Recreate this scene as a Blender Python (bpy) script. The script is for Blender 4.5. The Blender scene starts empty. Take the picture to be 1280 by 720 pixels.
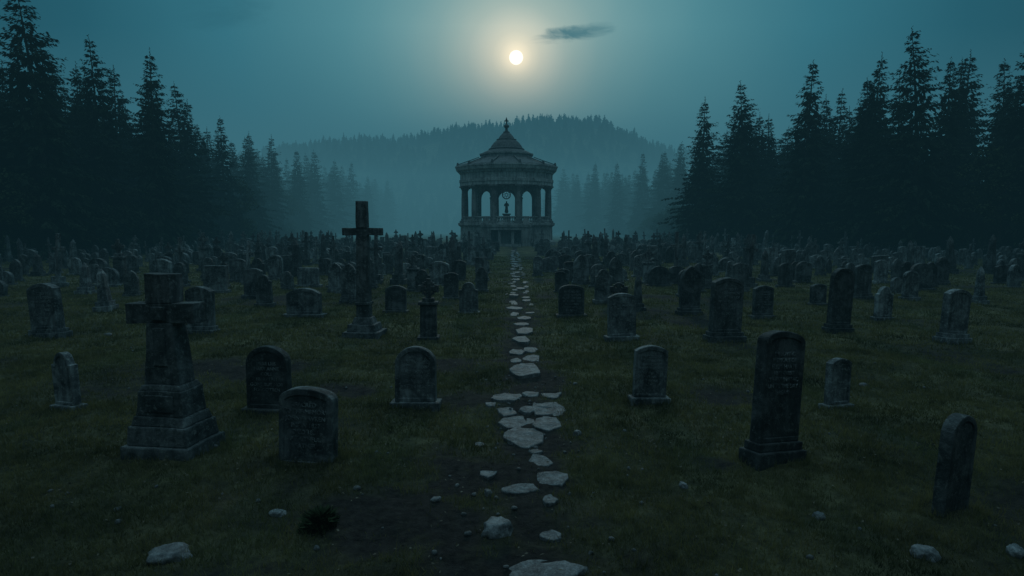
import bpy, bmesh, math, random
import numpy as np
from mathutils import Vector, Matrix, noise as mnoise
random.seed(7); rng=np.random.default_rng(7)
scene=bpy.context.scene
scene.view_settings.view_transform='Standard'
try: scene.view_settings.look='None'
except Exception: pass
scene.view_settings.exposure=0
COL=scene.collection
SUN=Vector((0.0062,0.9677,0.2520)).normalized()

# ------------------------------------------------------------------ materials
def newmat(name):
    m=bpy.data.materials.new(name); m.use_nodes=True
    nt=m.node_tree; nt.nodes.clear()
    return m,nt
def N(nt,t,**k):
    n=nt.nodes.new(t)
    for a,b in k.items(): setattr(n,a,b)
    return n
def ramp(nt,stops,interp='LINEAR'):
    r=N(nt,'ShaderNodeValToRGB'); cr=r.color_ramp; cr.interpolation=interp
    while len(cr.elements)>1: cr.elements.remove(cr.elements[-1])
    cr.elements[0].position=stops[0][0]; cr.elements[0].color=(*stops[0][1],1)
    for p,c in stops[1:]:
        e=cr.elements.new(p); e.color=(*c,1)
    return r
def noise(nt,vec,scale,detail=5,rough=.6,dist=0):
    n=N(nt,'ShaderNodeTexNoise'); n.inputs['Scale'].default_value=scale
    n.inputs['Detail'].default_value=detail; n.inputs['Roughness'].default_value=rough
    n.inputs['Distortion'].default_value=dist
    if vec is not None: nt.links.new(vec,n.inputs['Vector'])
    return n.outputs[0]
def mix(nt,f,a,b,mode='MIX'):
    m=N(nt,'ShaderNodeMix',data_type='RGBA',blend_type=mode)
    for i,v in ((0,f),(6,a),(7,b)):
        s=m.inputs[i]
        if isinstance(v,(int,float)): s.default_value=v
        elif isinstance(v,tuple): s.default_value=(*v,1)
        else: nt.links.new(v,s)
    return m.outputs[2]
def math_(nt,op,a,b=None,c=None,clamp=False):
    m=N(nt,'ShaderNodeMath',operation=op,use_clamp=clamp)
    for i,v in enumerate((a,b,c)):
        if v is None: continue
        if isinstance(v,(int,float)): m.inputs[i].default_value=v
        else: nt.links.new(v,m.inputs[i])
    return m.outputs[0]
def bsdf_out(nt,col,rough=.85,bump=None,bstr=.5,bdist=.02,spec=.4):
    b=N(nt,'ShaderNodeBsdfPrincipled'); o=N(nt,'ShaderNodeOutputMaterial')
    if isinstance(col,tuple): b.inputs['Base Color'].default_value=(*col,1)
    else: nt.links.new(col,b.inputs['Base Color'])
    if isinstance(rough,(int,float)): b.inputs['Roughness'].default_value=rough
    else: nt.links.new(rough,b.inputs['Roughness'])
    b.inputs['Specular IOR Level'].default_value=spec
    if bump is not None:
        bp=N(nt,'ShaderNodeBump'); bp.inputs['Strength'].default_value=bstr; bp.inputs['Distance'].default_value=bdist
        nt.links.new(bump,bp.inputs['Height']); nt.links.new(bp.outputs[0],b.inputs['Normal'])
    nt.links.new(b.outputs[0],o.inputs['Surface'])
    return b

def stone_mat(name,dark,mid,light,lichen,sc=1.0,rough=.75,spec=.4,streak=.65):
    m,nt=newmat(name)
    tc=N(nt,'ShaderNodeTexCoord'); oi=N(nt,'ShaderNodeObjectInfo')
    add=N(nt,'ShaderNodeVectorMath',operation='ADD'); nt.links.new(tc.outputs['Object'],add.inputs[0])
    mul=N(nt,'ShaderNodeVectorMath',operation='SCALE'); nt.links.new(oi.outputs['Location'],mul.inputs[0]); mul.inputs[3].default_value=3.7
    nt.links.new(mul.outputs[0],add.inputs[1]); v=add.outputs[0]
    n1=noise(nt,v,2.2*sc,7,.72,.5)
    r=ramp(nt,[(.36,dark),(.5,mid),(.62,light)]); nt.links.new(n1,r.inputs[0])
    mp=N(nt,'ShaderNodeMapping'); mp.inputs['Scale'].default_value=(9*sc,9*sc,.9*sc); nt.links.new(v,mp.inputs[0])
    st=ramp(nt,[(.40,(.25,.25,.25)),(.60,(1,1,1))]); nt.links.new(noise(nt,mp.outputs[0],1.0,4,.6),st.inputs[0])
    c=mix(nt,streak,r.outputs[0],st.outputs[0],'MULTIPLY')
    l=ramp(nt,[(.54,(0,0,0)),(.64,(1,1,1))]); nt.links.new(noise(nt,v,15*sc,6,.75),l.inputs[0])
    c=mix(nt,math_(nt,'MULTIPLY',l.outputs[0],.55),c,lichen)
    rv=ramp(nt,[(0,(.5,.5,.5)),(1,(1.2,1.2,1.2))]); nt.links.new(oi.outputs['Random'],rv.inputs[0])
    c=mix(nt,1.0,c,rv.outputs[0],'MULTIPLY')
    bm=math_(nt,'ADD',noise(nt,v,14*sc,6,.7),math_(nt,'MULTIPLY',noise(nt,v,70*sc,2,.6),.35))
    bsdf_out(nt,c,rough,bm,.85,.02,spec)
    return m
M_grave=stone_mat('weathered_granite',(.04,.048,.052),(.15,.168,.175),(.34,.375,.38),(.44,.475,.45))
M_cross=stone_mat('dark_stone',(.028,.034,.036),(.085,.097,.10),(.20,.22,.225),(.30,.325,.31),1.0,.75,.4,.45)
M_path=stone_mat('flagstone',(.07,.08,.088),(.17,.187,.195),(.31,.335,.345),(.38,.40,.40),3.2,.6,.35,.5)
M_rock=stone_mat('field_rock',(.12,.135,.14),(.24,.26,.27),(.40,.42,.43),(.46,.48,.47),3.5,.6,.4,.3)
M_pav=stone_mat('old_limestone',(.16,.168,.165),(.36,.375,.36),(.50,.51,.49),(.55,.565,.54),.3,.8,.4,.6)
M_roof=stone_mat('slate_roof',(.06,.07,.075),(.12,.132,.138),(.19,.205,.21),(.21,.225,.215),.6,.65)
m,nt=newmat('carved_lettering'); tc=N(nt,'ShaderNodeTexCoord')
r=ramp(nt,[(.40,(.05,.056,.06)),(.62,(.34,.37,.375))]); nt.links.new(noise(nt,tc.outputs['Object'],5,6,.75),r.inputs[0])
bsdf_out(nt,r.outputs[0],.8); M_text=m
m,nt=newmat('pale_marble'); tc=N(nt,'ShaderNodeTexCoord')
r=ramp(nt,[(.3,(.45,.45,.43)),(.7,(.75,.75,.72))]); nt.links.new(noise(nt,tc.outputs['Object'],2,5,.7),r.inputs[0])
bsdf_out(nt,r.outputs[0],.6); M_marble=m

def leaf_mat(name,a,b,trans,sc1,sc2,transl=.35):
    m,nt=newmat(name); g=N(nt,'ShaderNodeNewGeometry')
    n1=noise(nt,g.outputs['Position'],sc1,3,.6); n2=noise(nt,g.outputs['Position'],sc2,2,.5)
    f=math_(nt,'ADD',math_(nt,'MULTIPLY',n1,.6),math_(nt,'MULTIPLY',n2,.4))
    r=ramp(nt,[(.36,a),(.64,b)]); nt.links.new(f,r.inputs[0])
    d=N(nt,'ShaderNodeBsdfDiffuse'); nt.links.new(r.outputs[0],d.inputs['Color'])
    o=N(nt,'ShaderNodeOutputMaterial')
    if transl<=0: nt.links.new(d.outputs[0],o.inputs[0]); return m
    t=N(nt,'ShaderNodeBsdfTranslucent'); nt.links.new(mix(nt,1.0,r.outputs[0],trans,'MULTIPLY'),t.inputs[0])
    ms=N(nt,'ShaderNodeMixShader'); ms.inputs[0].default_value=transl
    nt.links.new(d.outputs[0],ms.inputs[1]); nt.links.new(t.outputs[0],ms.inputs[2])
    nt.links.new(ms.outputs[0],o.inputs[0]); return m
M_needle=leaf_mat('conifer_needles',(.012,.022,.015),(.034,.052,.034),(1.2,1.3,.8),.35,3,0)
M_leaf=leaf_mat('broad_leaves',(.022,.035,.018),(.06,.08,.04),(1.3,1.4,.8),.6,4,0)
M_grass=leaf_mat('grass_blades',(.046,.050,.028),(.22,.205,.11),(1.4,1.45,.9),.7,9,.35)
m,nt=newmat('bark'); tc=N(nt,'ShaderNodeTexCoord'); r=ramp(nt,[(.3,(.03,.025,.02)),(.7,(.09,.075,.06))])
n_=noise(nt,tc.outputs['Object'],5,6,.7); nt.links.new(n_,r.inputs[0]); bsdf_out(nt,r.outputs[0],.9,n_,.8,.05); M_bark=m
m,nt=newmat('turf_and_soil'); g=N(nt,'ShaderNodeNewGeometry'); P=g.outputs['Position']
at=N(nt,'ShaderNodeAttribute',attribute_name='dirt')
gr=ramp(nt,[(.36,(.024,.026,.015)),(.5,(.085,.083,.045)),(.64,(.19,.178,.095))])
nt.links.new(math_(nt,'ADD',math_(nt,'MULTIPLY',noise(nt,P,.45,5,.65),.5),math_(nt,'MULTIPLY',noise(nt,P,5,5,.78),.5)),gr.inputs[0])
so=ramp(nt,[(.35,(.010,.0095,.0095)),(.65,(.05,.046,.043))]); nt.links.new(noise(nt,P,9,7,.7),so.inputs[0])
dm=math_(nt,'ADD',at.outputs['Fac'],math_(nt,'MULTIPLY',math_(nt,'SUBTRACT',noise(nt,P,6,4,.7),.5),.9),clamp=True)
c=mix(nt,dm,gr.outputs[0],so.outputs[0])
bm=math_(nt,'ADD',noise(nt,P,22,6,.75),math_(nt,'MULTIPLY',noise(nt,P,3.2,4,.7),1.5))
bsdf_out(nt,c,.9,bm,1.0,.05,.15); M_ground=m

# ------------------------------------------------------------------ helpers
def link(o,parent=None):
    COL.objects.link(o)
    if parent: o.parent=parent
    return o
def empty(name,loc=(0,0,0),parent=None):
    e=bpy.data.objects.new(name,None); e.location=loc; e.empty_display_size=.3
    return link(e,parent)
def np_mesh(name,V,F,mats,midx=None,smooth=False):
    V=np.asarray(V,dtype=np.float32); F=np.asarray(F,dtype=np.int32); k=F.shape[1]
    me=bpy.data.meshes.new(name); me.vertices.add(len(V)); me.vertices.foreach_set('co',V.ravel())
    me.loops.add(F.size); me.loops.foreach_set('vertex_index',F.ravel())
    me.polygons.add(len(F)); me.polygons.foreach_set('loop_start',np.arange(0,F.size,k,dtype=np.int32))
    for mt in mats: me.materials.append(mt)
    if midx is not None: me.polygons.foreach_set('material_index',np.asarray(midx,dtype=np.int32))
    me.polygons.foreach_set('use_smooth',np.full(len(F),smooth))
    me.update(calc_edges=True); return me
TBL=rng.random((256,256))
def vn(x,y,s=1.0,o=0):
    x=np.asarray(x,dtype=float)*s+17.3*o+500; y=np.asarray(y,dtype=float)*s+9.1*o+500
    xi=np.floor(x).astype(int); yi=np.floor(y).astype(int); fx=x-xi; fy=y-yi
    fx=fx*fx*(3-2*fx); fy=fy*fy*(3-2*fy)
    a=TBL[xi&255,yi&255]; b=TBL[(xi+1)&255,yi&255]; c=TBL[xi&255,(yi+1)&255]; d=TBL[(xi+1)&255,(yi+1)&255]
    return a*(1-fx)*(1-fy)+b*fx*(1-fy)+c*(1-fx)*fy+d*fx*fy
def sstep(a,b,x):
    t=np.clip((x-a)/(b-a),0,1); return t*t*(3-2*t)
def gz(x,y):
    x=np.asarray(x,dtype=float); y=np.asarray(y,dtype=float)
    return (vn(x,y,.35,1)-.5)*.14+(vn(x,y,1.4,2)-.5)*.10+(vn(x,y,5,3)-.5)*.04
def dirt(x,y):
    x=np.asarray(x,dtype=float); y=np.asarray(y,dtype=float)
    cx=.25+.1*np.sin(y*.7)
    d=1.15-np.abs(x-cx)/(.55+.25*vn(y,x*0,.6,5))
    d=d*(1-.45*sstep(14,40,y))
    for (px,py,a,b,k) in ((-1.05,6.0,.75,.8,1.35),(-.55,7.4,.6,.9,1.2),(-1.4,13.4,1.0,.6,1.15),(-3.2,11.4,.7,.45,1.1),(.2,5.2,1.0,.7,1.1),(2.6,7.6,.5,.3,.7),(-4.4,8.0,.9,.6,.7),(-2.5,5.2,.8,.4,.7)):
        d=np.maximum(d,k-np.sqrt(((x-px)/a)**2+((y-py)/b)**2)*.8)
    d=d+(vn(x,y,2.2,7)-.5)*.9+(vn(x,y,7,8)-.5)*.5
    e=(vn(x,y,.45,11)-.66)*2.6+(vn(x,y,3,12)-.5)*.5
    return np.clip(np.maximum(d,e)*1.2,0,1)

# ------------------------------------------------------------------ ground
def axis(pts):
    out=[]
    for a,b,st in pts: out+=list(np.arange(a,b-1e-6,st))
    out.append(pts[-1][1]); return np.array(out)
xs=axis([(-2600,-400,200),(-400,-60,17),(-60,-14,1.0),(-14,14,.11),(14,60,1.0),(60,400,17),(400,2600,200)])
ys=axis([(-600,-10,60),(-10,2.5,1.0),(2.5,22,.1),(22,60,.5),(60,400,10),(400,3600,200)])
X,Y=np.meshgrid(xs,ys,indexing='ij'); Z=gz(X,Y)*np.where(Y>150,0,1)
nx,ny=X.shape; V=np.stack([X.ravel(),Y.ravel(),Z.ravel()],1)
i=np.arange(nx*ny).reshape(nx,ny)
F=np.stack([i[:-1,:-1].ravel(),i[1:,:-1].ravel(),i[1:,1:].ravel(),i[:-1,1:].ravel()],1)
me=np_mesh('ground',V,F,[M_ground],smooth=True)
at=me.attributes.new('dirt','FLOAT','POINT'); at.data.foreach_set('value',dirt(X,Y).ravel().astype(np.float32))
link(bpy.data.objects.new('ground',me))

# ------------------------------------------------------------------ path stones (x,y,w,depth)
PS=[(.37,5.8,.24,.2),(.26,5.15,.72,.4),(.41,6.49,.20,.25),(.10,6.82,.44,.22),(.47,7.15,.44,.42),(.36,7.75,.30,.38),(-.29,7.3,.2,.25),
(.19,8.71,.56,.8),(.56,9.29,.48,.72),(.02,9.45,.46,.62),(.58,10.15,.62,.66),(-.10,10.75,.52,.62),(.33,10.85,.34,.42),(.72,10.95,.36,.5),(-.08,10.08,.34,.5),(.25,10.1,.26,.4),(.32,8.15,.2,.2),(-.45,8.5,.16,.2),(.72,9.85,.16,.2),(.28,9.5,.15,.3),(-.36,10.4,.2,.3),
(.25,12.75,.66,1.0),(.42,14.1,.42,.7),(.08,13.7,.26,.5),(.12,14.9,.36,.6),(.46,15.2,.36,.6),(.26,16.35,.46,.8),(.36,17.9,.6,1.1)]
r_=random.Random(3)
y=19.2
while y<80:
    k=1 if r_.random()<.35 else 2
    if k==1: PS.append((.27+r_.uniform(-.2,.2),y,r_.uniform(.35,.65),r_.uniform(.6,1.0)))
    else:
        s=r_.uniform(.0,.14)
        PS.append((.02+s+r_.uniform(-.12,.05),y+r_.uniform(-.3,.3),r_.uniform(.22,.42),r_.uniform(.4,.9)))
        PS.append((.50+s+r_.uniform(-.05,.14),y+r_.uniform(-.3,.4),r_.uniform(.2,.42),r_.uniform(.4,.8)))
    if r_.random()<.3: PS.append((.3+r_.uniform(-.6,.6),y+.5,.15,.22))
    y+=r_.uniform(.85,1.5)
bm=bmesh.new()
def slab(bm,x,y,w,d,h,seed):
    rr=random.Random(seed); n=rr.randint(6,9); rot=rr.uniform(0,6.28)
    pts=[]
    for k in range(n):
        a=rot+6.283*k/n+rr.uniform(-.28,.28); q=rr.uniform(.78,1.14)
        ca,sa=math.cos(a),math.sin(a); e=(abs(ca)**3+abs(sa)**3)**(-1/3.)
        pts.append((x+ca*e*q*w*.5,y+sa*e*q*d*.5))
    z0=float(gz(x,y)); tx,ty=rr.uniform(-.05,.05),rr.uniform(-.03,.05)
    vs=[bm.verts.new((px,py,z0-.05)) for px,py in pts]
    f=bm.faces.new(vs); f.normal_update()
    if f.normal.z<0: f.normal_flip()
    ex=bmesh.ops.extrude_face_region(bm,geom=[f]); nv=[v for v in ex['geom'] if isinstance(v,bmesh.types.BMVert)]
    for v in nv: v.co.z=z0+h+(v.co.x-x)*tx+(v.co.y-y)*ty
    tf=[g for g in ex['geom'] if isinstance(g,bmesh.types.BMFace)]
    te=list({e for g in tf for e in g.edges})
    bmesh.ops.bevel(bm,geom=te,offset=min(.014,.05*min(w,d)),segments=2,profile=.5,affect='EDGES')
for k,(x,y,w,d) in enumerate(PS): slab(bm,x,y,w,d,.026 if y<12 else .04,k+40)
bmesh.ops.recalc_face_normals(bm,faces=bm.faces)
big=[f for f in bm.faces if len(f.verts)>4]
bmesh.ops.triangulate(bm,faces=big)
es=[e for e in bm.edges if e.calc_length()>.09 and e.verts[0].co.y<14]
bmesh.ops.subdivide_edges(bm,edges=es,cuts=2,use_grid_fill=True)
for v in bm.verts:
    v.co.z+=.020*mnoise.noise(v.co*5)+.009*mnoise.noise(v.co*17)
    v.co.x+=.018*mnoise.noise(v.co*9+Vector((9,0,0))); v.co.y+=.018*mnoise.noise(v.co*9+Vector((0,9,0)))
me=bpy.data.meshes.new('stone_path'); bm.to_mesh(me); bm.free(); me.materials.append(M_path)
link(bpy.data.objects.new('stone_path',me))

def rock_bm(k,w,h,sub=4):
    bm=bmesh.new(); bmesh.ops.create_icosphere(bm,subdivisions=sub,radius=1)
    o=Vector((k*3.1,1,2))
    for v in bm.verts:
        q=v.co.copy(); f=1+.34*mnoise.noise(q*1.1+o)+.14*mnoise.noise(q*3+o)+.04*mnoise.noise(q*9+o)
        v.co=Vector((q.x*f*w*.5,q.y*f*w*.38,min(max(q.z,-.4)*f,.8)*h))
    return bm
RK=[(-3.18,5.55,.40,.09),(-2.47,6.35,.16,.06),(-.14,5.80,.33,.13),(-.83,6.57,.11,.04),(2.01,7.06,.12,.05),(.94,8.78,.12,.08),(3.22,6.30,.16,.06),(3.83,5.55,.22,.09),(4.65,5.52,.17,.08),(-.27,6.72,.11,.06)]
for k,(x,y,w,h) in enumerate(RK):
    bm=rock_bm(k,w,h)
    me=bpy.data.meshes.new('rock'); bm.to_mesh(me); bm.free(); me.materials.append(M_rock)
    for p in me.polygons: p.use_smooth=True
    ob=link(bpy.data.objects.new('rock',me)); ob.location=(x,y,float(gz(x,y))+h*.1); ob.rotation_euler=(0,0,k*1.3 if k>3 else .15*k)
# scattered small pebbles: one mesh
pr=random.Random(31); pb=bmesh.new()
PB=[(-1.75,6.80,.09),(-.5,6.2,.06),(.02,6.3,.07),(-11.1,17,.2),(1.4,6.5,.06),(-.7,5.4,.07),(2.7,5.4,.07),(-4.2,6.4,.08),(1.2,11.6,.1),(6.7,11.7,.15)]
PB+=[(pr.uniform(-.82,.82)*yy_,yy_,pr.uniform(.03,.085)) for yy_ in [pr.uniform(4.6,15) for _ in range(60)]]
PB+=[(.25+pr.gauss(0,.6),yy_,pr.uniform(.02,.06)) for yy_ in [pr.uniform(4.8,13) for _ in range(90)]]
for k,(x,y,w) in enumerate(PB):
    b2=rock_bm(k+50,w,w*.42,2); b2.transform(Matrix.Translation((x,y,float(gz(x,y))+w*.12))@Matrix.Rotation(pr.uniform(0,6.28),4,'Z'))
    mt=bpy.data.meshes.new('t'); b2.to_mesh(mt); b2.free(); pb.from_mesh(mt); bpy.data.meshes.remove(mt)
me=bpy.data.meshes.new('pebbles'); pb.to_mesh(me); pb.free(); me.materials.append(M_rock)
for p in me.polygons: p.use_smooth=True
link(bpy.data.objects.new('pebbles',me))
# ------------------------------------------------------------------ gravestones
def box(bm,cx,cy,z0,z1,w,d,w2=None,d2=None,bev=.015):
    w2=w if w2 is None else w2; d2=d if d2 is None else d2
    P=[]
    for z,a,b in((z0,w,d),(z1,w2,d2)):
        P+= [bm.verts.new((cx+sx*a/2,cy+sy*b/2,z)) for sx,sy in((-1,-1),(1,-1),(1,1),(-1,1))]
    fs=[(3,2,1,0),(4,5,6,7),(0,1,5,4),(1,2,6,5),(2,3,7,6),(3,0,4,7)]
    F=[bm.faces.new([P[i] for i in f]) for f in fs]
    if bev: bmesh.ops.bevel(bm,geom=list({e for f in F for e in f.edges}),offset=bev,segments=2,profile=.6,affect='EDGES')
def outline(kind,W,H):
    w=W/2; pts=[(-w,0),(w,0)]
    def arc(cx,cz,r,a0,a1,n,ry=None):
        ry=ry or r
        return [(cx+r*math.cos(math.radians(a0+(a1-a0)*k/n)),cz+ry*math.sin(math.radians(a0+(a1-a0)*k/n))) for k in range(n+1)]
    if kind=='round': pts+=arc(0,H-w*.80,w,0,180,16,w*.80)
    elif kind=='arch': pts+=arc(0,H-w*.42,w,0,180,16,w*.42)
    elif kind=='segment':
        s=W*.16; a=math.degrees(math.atan2(s,w))*2; R=(w*w+s*s)/(2*s); pts+=[(w,H-s)]+arc(0,H-R,R,90-a+0.01,90+a,12)[1:-1]+[(-w,H-s)]
    elif kind=='shoulder':
        sh=H-w*.75; pts+=[(w,sh),(w*.74,sh+.015)]+arc(0,sh+.02,w*.70,8,172,14,w*.75)+[(-w*.74,sh+.015),(-w,sh)]
    elif kind=='gothic':
        pts+=[(w,H-w*1.25),(w*.88,H-w*.85),(w*.62,H-w*.45),(w*.3,H-w*.14),(0,H),(-w*.3,H-w*.14),(-w*.62,H-w*.45),(-w*.88,H-w*.85),(-w,H-w*1.25)]
    elif kind=='flat': pts+=[(w,H-.03),(w*.9,H),(-w*.9,H),(-w,H-.03)]
    return pts
def weather(bm,amp,seed):
    o=Vector((seed*5.3,seed*1.7,0))
    for v in bm.verts:
        v.co+=Vector((mnoise.noise(v.co*3+o),mnoise.noise(v.co*3.3+o*2)*.4,mnoise.noise(v.co*2.7+o*3)))*amp
def grave_mesh(kind,W,H,seed,base=True,T=None,detail=True,far=False):
    rr=random.Random(seed); T=T or max(.13,min(.24,W*.26)); bm=bmesh.new(); bh=0; py=-T/2
    if kind=='obelisk':
        box(bm,0,0,-.08,H*.13,W*1.15,W*1.1); box(bm,0,0,H*.13,H*.24,W*.86,W*.82)
        box(bm,0,0,H*.24,H*.86,W*.62,W*.6,W*.42,W*.40); box(bm,0,0,H*.86,H,W*.42,W*.40,.03,.03,.004)
    elif kind=='pillar_cross':
        box(bm,0,0,-.08,H*.06,W*1.1,W*.95); box(bm,0,0,H*.06,H*.58,W*.86,W*.6,W*.8,W*.55)
        box(bm,0,0,H*.58,H*.63,W*1.0,W*.7); box(bm,0,0,H*.63,H*.69,W*.6,W*.45)
        box(bm,0,0,H*.69,H,.15,.13,.12,.12); box(bm,0,0,H*.80,H*.80+.13,W*.95,.11)
        for sx in(-1,1): box(bm,sx*W*.46,0,H*.80-.025,H*.80+.155,.07,.14)
        for a in range(16):
            t=a*math.pi/8; box(bm,math.cos(t)*.17,0,H*.80+.065+math.sin(t)*.17-.03,H*.80+.065+math.sin(t)*.17+.03,.085,.08,bev=.008)
    elif kind=='cross':
        box(bm,0,0,-.08,H*.09,W*1.0,W*.8); box(bm,0,0,H*.09,H*.2,W*.7,W*.55)
        box(bm,0,0,H*.2,H,W*.30,W*.24,W*.22,W*.2); box(bm,0,0,H*.68,H*.68+W*.24,W*.95,W*.19)
    else:
        if base:
            bh=.10 if H<1.2 else .15
            box(bm,0,0,-.10,bh,W*1.22,T*2.0,bev=.02)
            if H>1.3: box(bm,0,0,bh,bh+.10,W*1.1,T*1.5,bev=.015); bh+=.10
        pts=outline(kind,W,H-bh+(0.06 if not base else 0))
        z0=bh if base else -.06
        vs=[bm.verts.new((x,-T/2,z+z0)) for x,z in pts]; f=bm.faces.new(vs); f.normal_update()
        if f.normal.y>0: f.normal_flip()
        ex=bmesh.ops.extrude_face_region(bm,geom=[f]); nv=[v for v in ex['geom'] if isinstance(v,bmesh.types.BMVert)]
        for v in nv: v.co.y=T/2
        bm.faces.ensure_lookup_table()
        front=None
        for q in bm.faces:
            if all(abs(v.co.y+T/2)<1e-5 for v in q.verts) and len(q.verts)>=len(pts): front=q
        if front is None: front=bm.faces.new(vs)
        back=[q for q in bm.faces if len(q.verts)>=len(pts) and all(abs(v.co.y-T/2)<1e-5 for v in q.verts)]
        rim=list(set(front.edges)|({e for q in back for e in q.edges}))
        bmesh.ops.bevel(bm,geom=rim,offset=.016,segments=2,profile=.6,affect='EDGES')
        bmesh.ops.recalc_face_normals(bm,faces=bm.faces)
        if detail and kind!='flat':
            fr=max((q for q in bm.faces if abs(q.calc_center_median().y+T/2)<.003 and len(q.verts)>6),key=lambda q:q.calc_area(),default=None)
            if fr:
                bmesh.ops.inset_region(bm,faces=[fr],thickness=W*.085,depth=0)
                bmesh.ops.inset_region(bm,faces=[fr],thickness=.012,depth=-.014)
                py=fr.calc_center_median().y
    bmesh.ops.recalc_face_normals(bm,faces=bm.faces)
    weather(bm,.014,seed)
    me=bpy.data.meshes.new('gravestone'); bm.to_mesh(me); bm.free(); me.materials.append(M_grave if rr.random()<(.3 if far else .6) else M_cross)
    return me,py,bh
TX=["IN LOVING\nMEMORY OF\nELIZA HARTE\n1841 - 1897\nAT REST IN PEACE\nUNTIL THE DAY\nBREAK","SACRED\nTO THE MEMORY\nJOHN A. WREN\nBORN 1822\nDIED 1889\nA FAITHFUL\nFATHER","HERE LIES\nMARY ANNE\nCOLE\n1860 - 1911\nGONE BUT NOT\nFORGOTTEN","THOMAS REED\n1833 - 1902\nAND HIS WIFE\nSARAH\n1839 - 1910\nREST IN PEACE","ERECTED BY\nHIS CHILDREN\nIN MEMORY OF\nW. ASHDOWN\n1818 - 1884\nTHY WILL\nBE DONE"]
def place_grave(x,y,W,H,kind,rz=0,lx=0,ly=0,base=True,text=False,seed=0,T=None):
    me,py,bh=grave_mesh(kind,W,H,seed,base,T)
    ob=link(bpy.data.objects.new('gravestone',me)); ob.location=(x,y,float(gz(x,y))-.01)
    ob.rotation_euler=(math.radians(lx),math.radians(ly),math.radians(rz))
    if text:
        cu=bpy.data.curves.new('inscription','FONT'); cu.body=TX[seed%5]; cu.align_x='CENTER'; cu.align_y='TOP'
        cu.size=W*.108; cu.extrude=.006; cu.space_line=1.14; cu.materials.append(M_text)
        t=bpy.data.objects.new('inscription',cu); link(t,ob); t.rotation_euler=(math.pi/2,0,0)
        t.location=(0,py-.001,bh+(H-bh)*(.82 if kind!='round' else .76))
GR=[(-2.63,7.82,.72,.95,'arch',-8,-2,1,False,True),(-3.98,10.05,.70,1.12,'round',-6,0,0,True,True),(-1.62,10.33,.68,1.03,'round',-2,-2,0,True,True),
(2.33,10.42,.56,.98,'segment',6,0,1.5,True,True),(3.30,7.68,.66,1.66,'arch',24,-2,5,True,True),(4.62,6.34,.50,1.04,'round',30,1,3,False,False),
(5.43,10.23,.46,.87,'segment',24,0,1,True,False),(-7.29,10.05,.50,.95,'shoulder',-24,0,-3,True,False),(-12.72,16.99,.92,1.50,'segment',-14,0,-4,True,True),
(-14.28,21.84,.54,1.5,'obelisk',5,0,-4,True,False),(-19.32,28.24,.60,1.45,'obelisk',0,0,0,True,False),(-6.97,20.85,1.15,.97,'segment',-4,0,0,True,False),
(-8.66,17.25,.78,1.34,'segment',-10,0,0,True,False),(-1.48,21.24,.64,1.08,'shoulder',0,0,0,True,True),(-4.09,21.84,.72,.97,'segment',0,0,1,True,False),
(-6.31,24.12,.6,1.55,'gothic',0,0,0,True,False),(-11.03,26.6,.8,1.28,'segment',-5,0,0,True,False),(-13.44,28.24,1.0,1.25,'flat',0,0,0,True,False),
(2.01,21.04,.86,1.10,'arch',3,0,0,True,True),(3.54,24.12,.66,1.3,'shoulder',4,0,0,True,False),(2.93,16.5,.74,1.30,'segment',5,0,-1,True,True),
(4.42,21.84,.42,1.3,'obelisk',10,0,0,True,False),(6.11,21.44,.72,1.7,'gothic',12,0,2,True,False),(5.51,16.04,.84,1.66,'segment',14,0,2,True,True),
(8.42,20.85,.68,1.10,'segment',10,0,0,True,True),(13.35,30.47,.68,1.22,'round',5,0,0,True,False),(9.29,17.65,.70,1.85,'round',16,0,3,True,False),
(12.14,20.3,.60,1.08,'shoulder',14,0,1,True,False),(11.51,16.15,.78,1.40,'segment',20,0,4,True,False),(14.32,25.45,.72,1.45,'segment',12,0,0,True,False),
(16.28,25.45,.64,1.22,'round',8,0,0,True,False),(11.63,23.63,.6,.84,'segment',8,0,0,True,False),(18.12,24.12,.44,1.5,'obelisk',12,0,0,True,False),
(-19.71,35.06,1.2,1.2,'segment',-3,0,0,True,False),(-14.94,34.03,.85,1.28,'arch',0,0,0,True,False),(-13.27,35.06,.8,1.4,'round',0,0,0,True,False),
(2.21,28.59,.5,1.0,'segment',0,0,0,True,False),(-1.40,28.59,.54,1.1,'shoulder',0,0,0,True,False),(-3.66,31.29,1.0,1.27,'segment',0,0,0,True,False),
(3.15,34.03,.68,1.12,'arch',0,0,0,True,False),(12.16,37.91,.68,1.4,'shoulder',0,0,0,True,False),(10.48,28.59,.72,1.38,'segment',5,0,0,True,False),
(24.55,30.47,.7,1.15,'shoulder',12,0,0,True,False),(-7.99,28.24,.64,1.4,'gothic',0,0,0,True,False),(-10.21,31.29,1.05,.95,'flat',0,0,0,True,False),
(-28.78,37.91,.66,1.4,'obelisk',0,0,0,True,False),(-25.39,41.26,.72,1.35,'round',0,0,0,True,False),(4.67,37.91,.72,1.32,'segment',0,0,0,True,False),
(1.56,37.91,.56,1.22,'round',0,0,0,True,False),(-5.59,37.91,.66,1.32,'segment',0,0,0,True,False),(-7.65,35.06,.7,1.5,'shoulder',0,0,0,True,False),
(-2.5,25.6,.6,1.1,'segment',0,0,0,True,False),(-9.3,23.4,.6,1.2,'shoulder',-4,0,-2,True,False),(7.4,26.5,.66,1.2,'round',4,0,1,True,False),(19.5,33,.7,1.25,'segment',8,0,0,True,False),(-16.5,31,.7,1.2,'shoulder',-6,0,1,True,False)]
for k,(x,y,W,H,kd,rz,lx,ly,b,t) in enumerate(GR): place_grave(x,y,W,H,kd,rz,lx,ly,b,t,seed=k+1)

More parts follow.
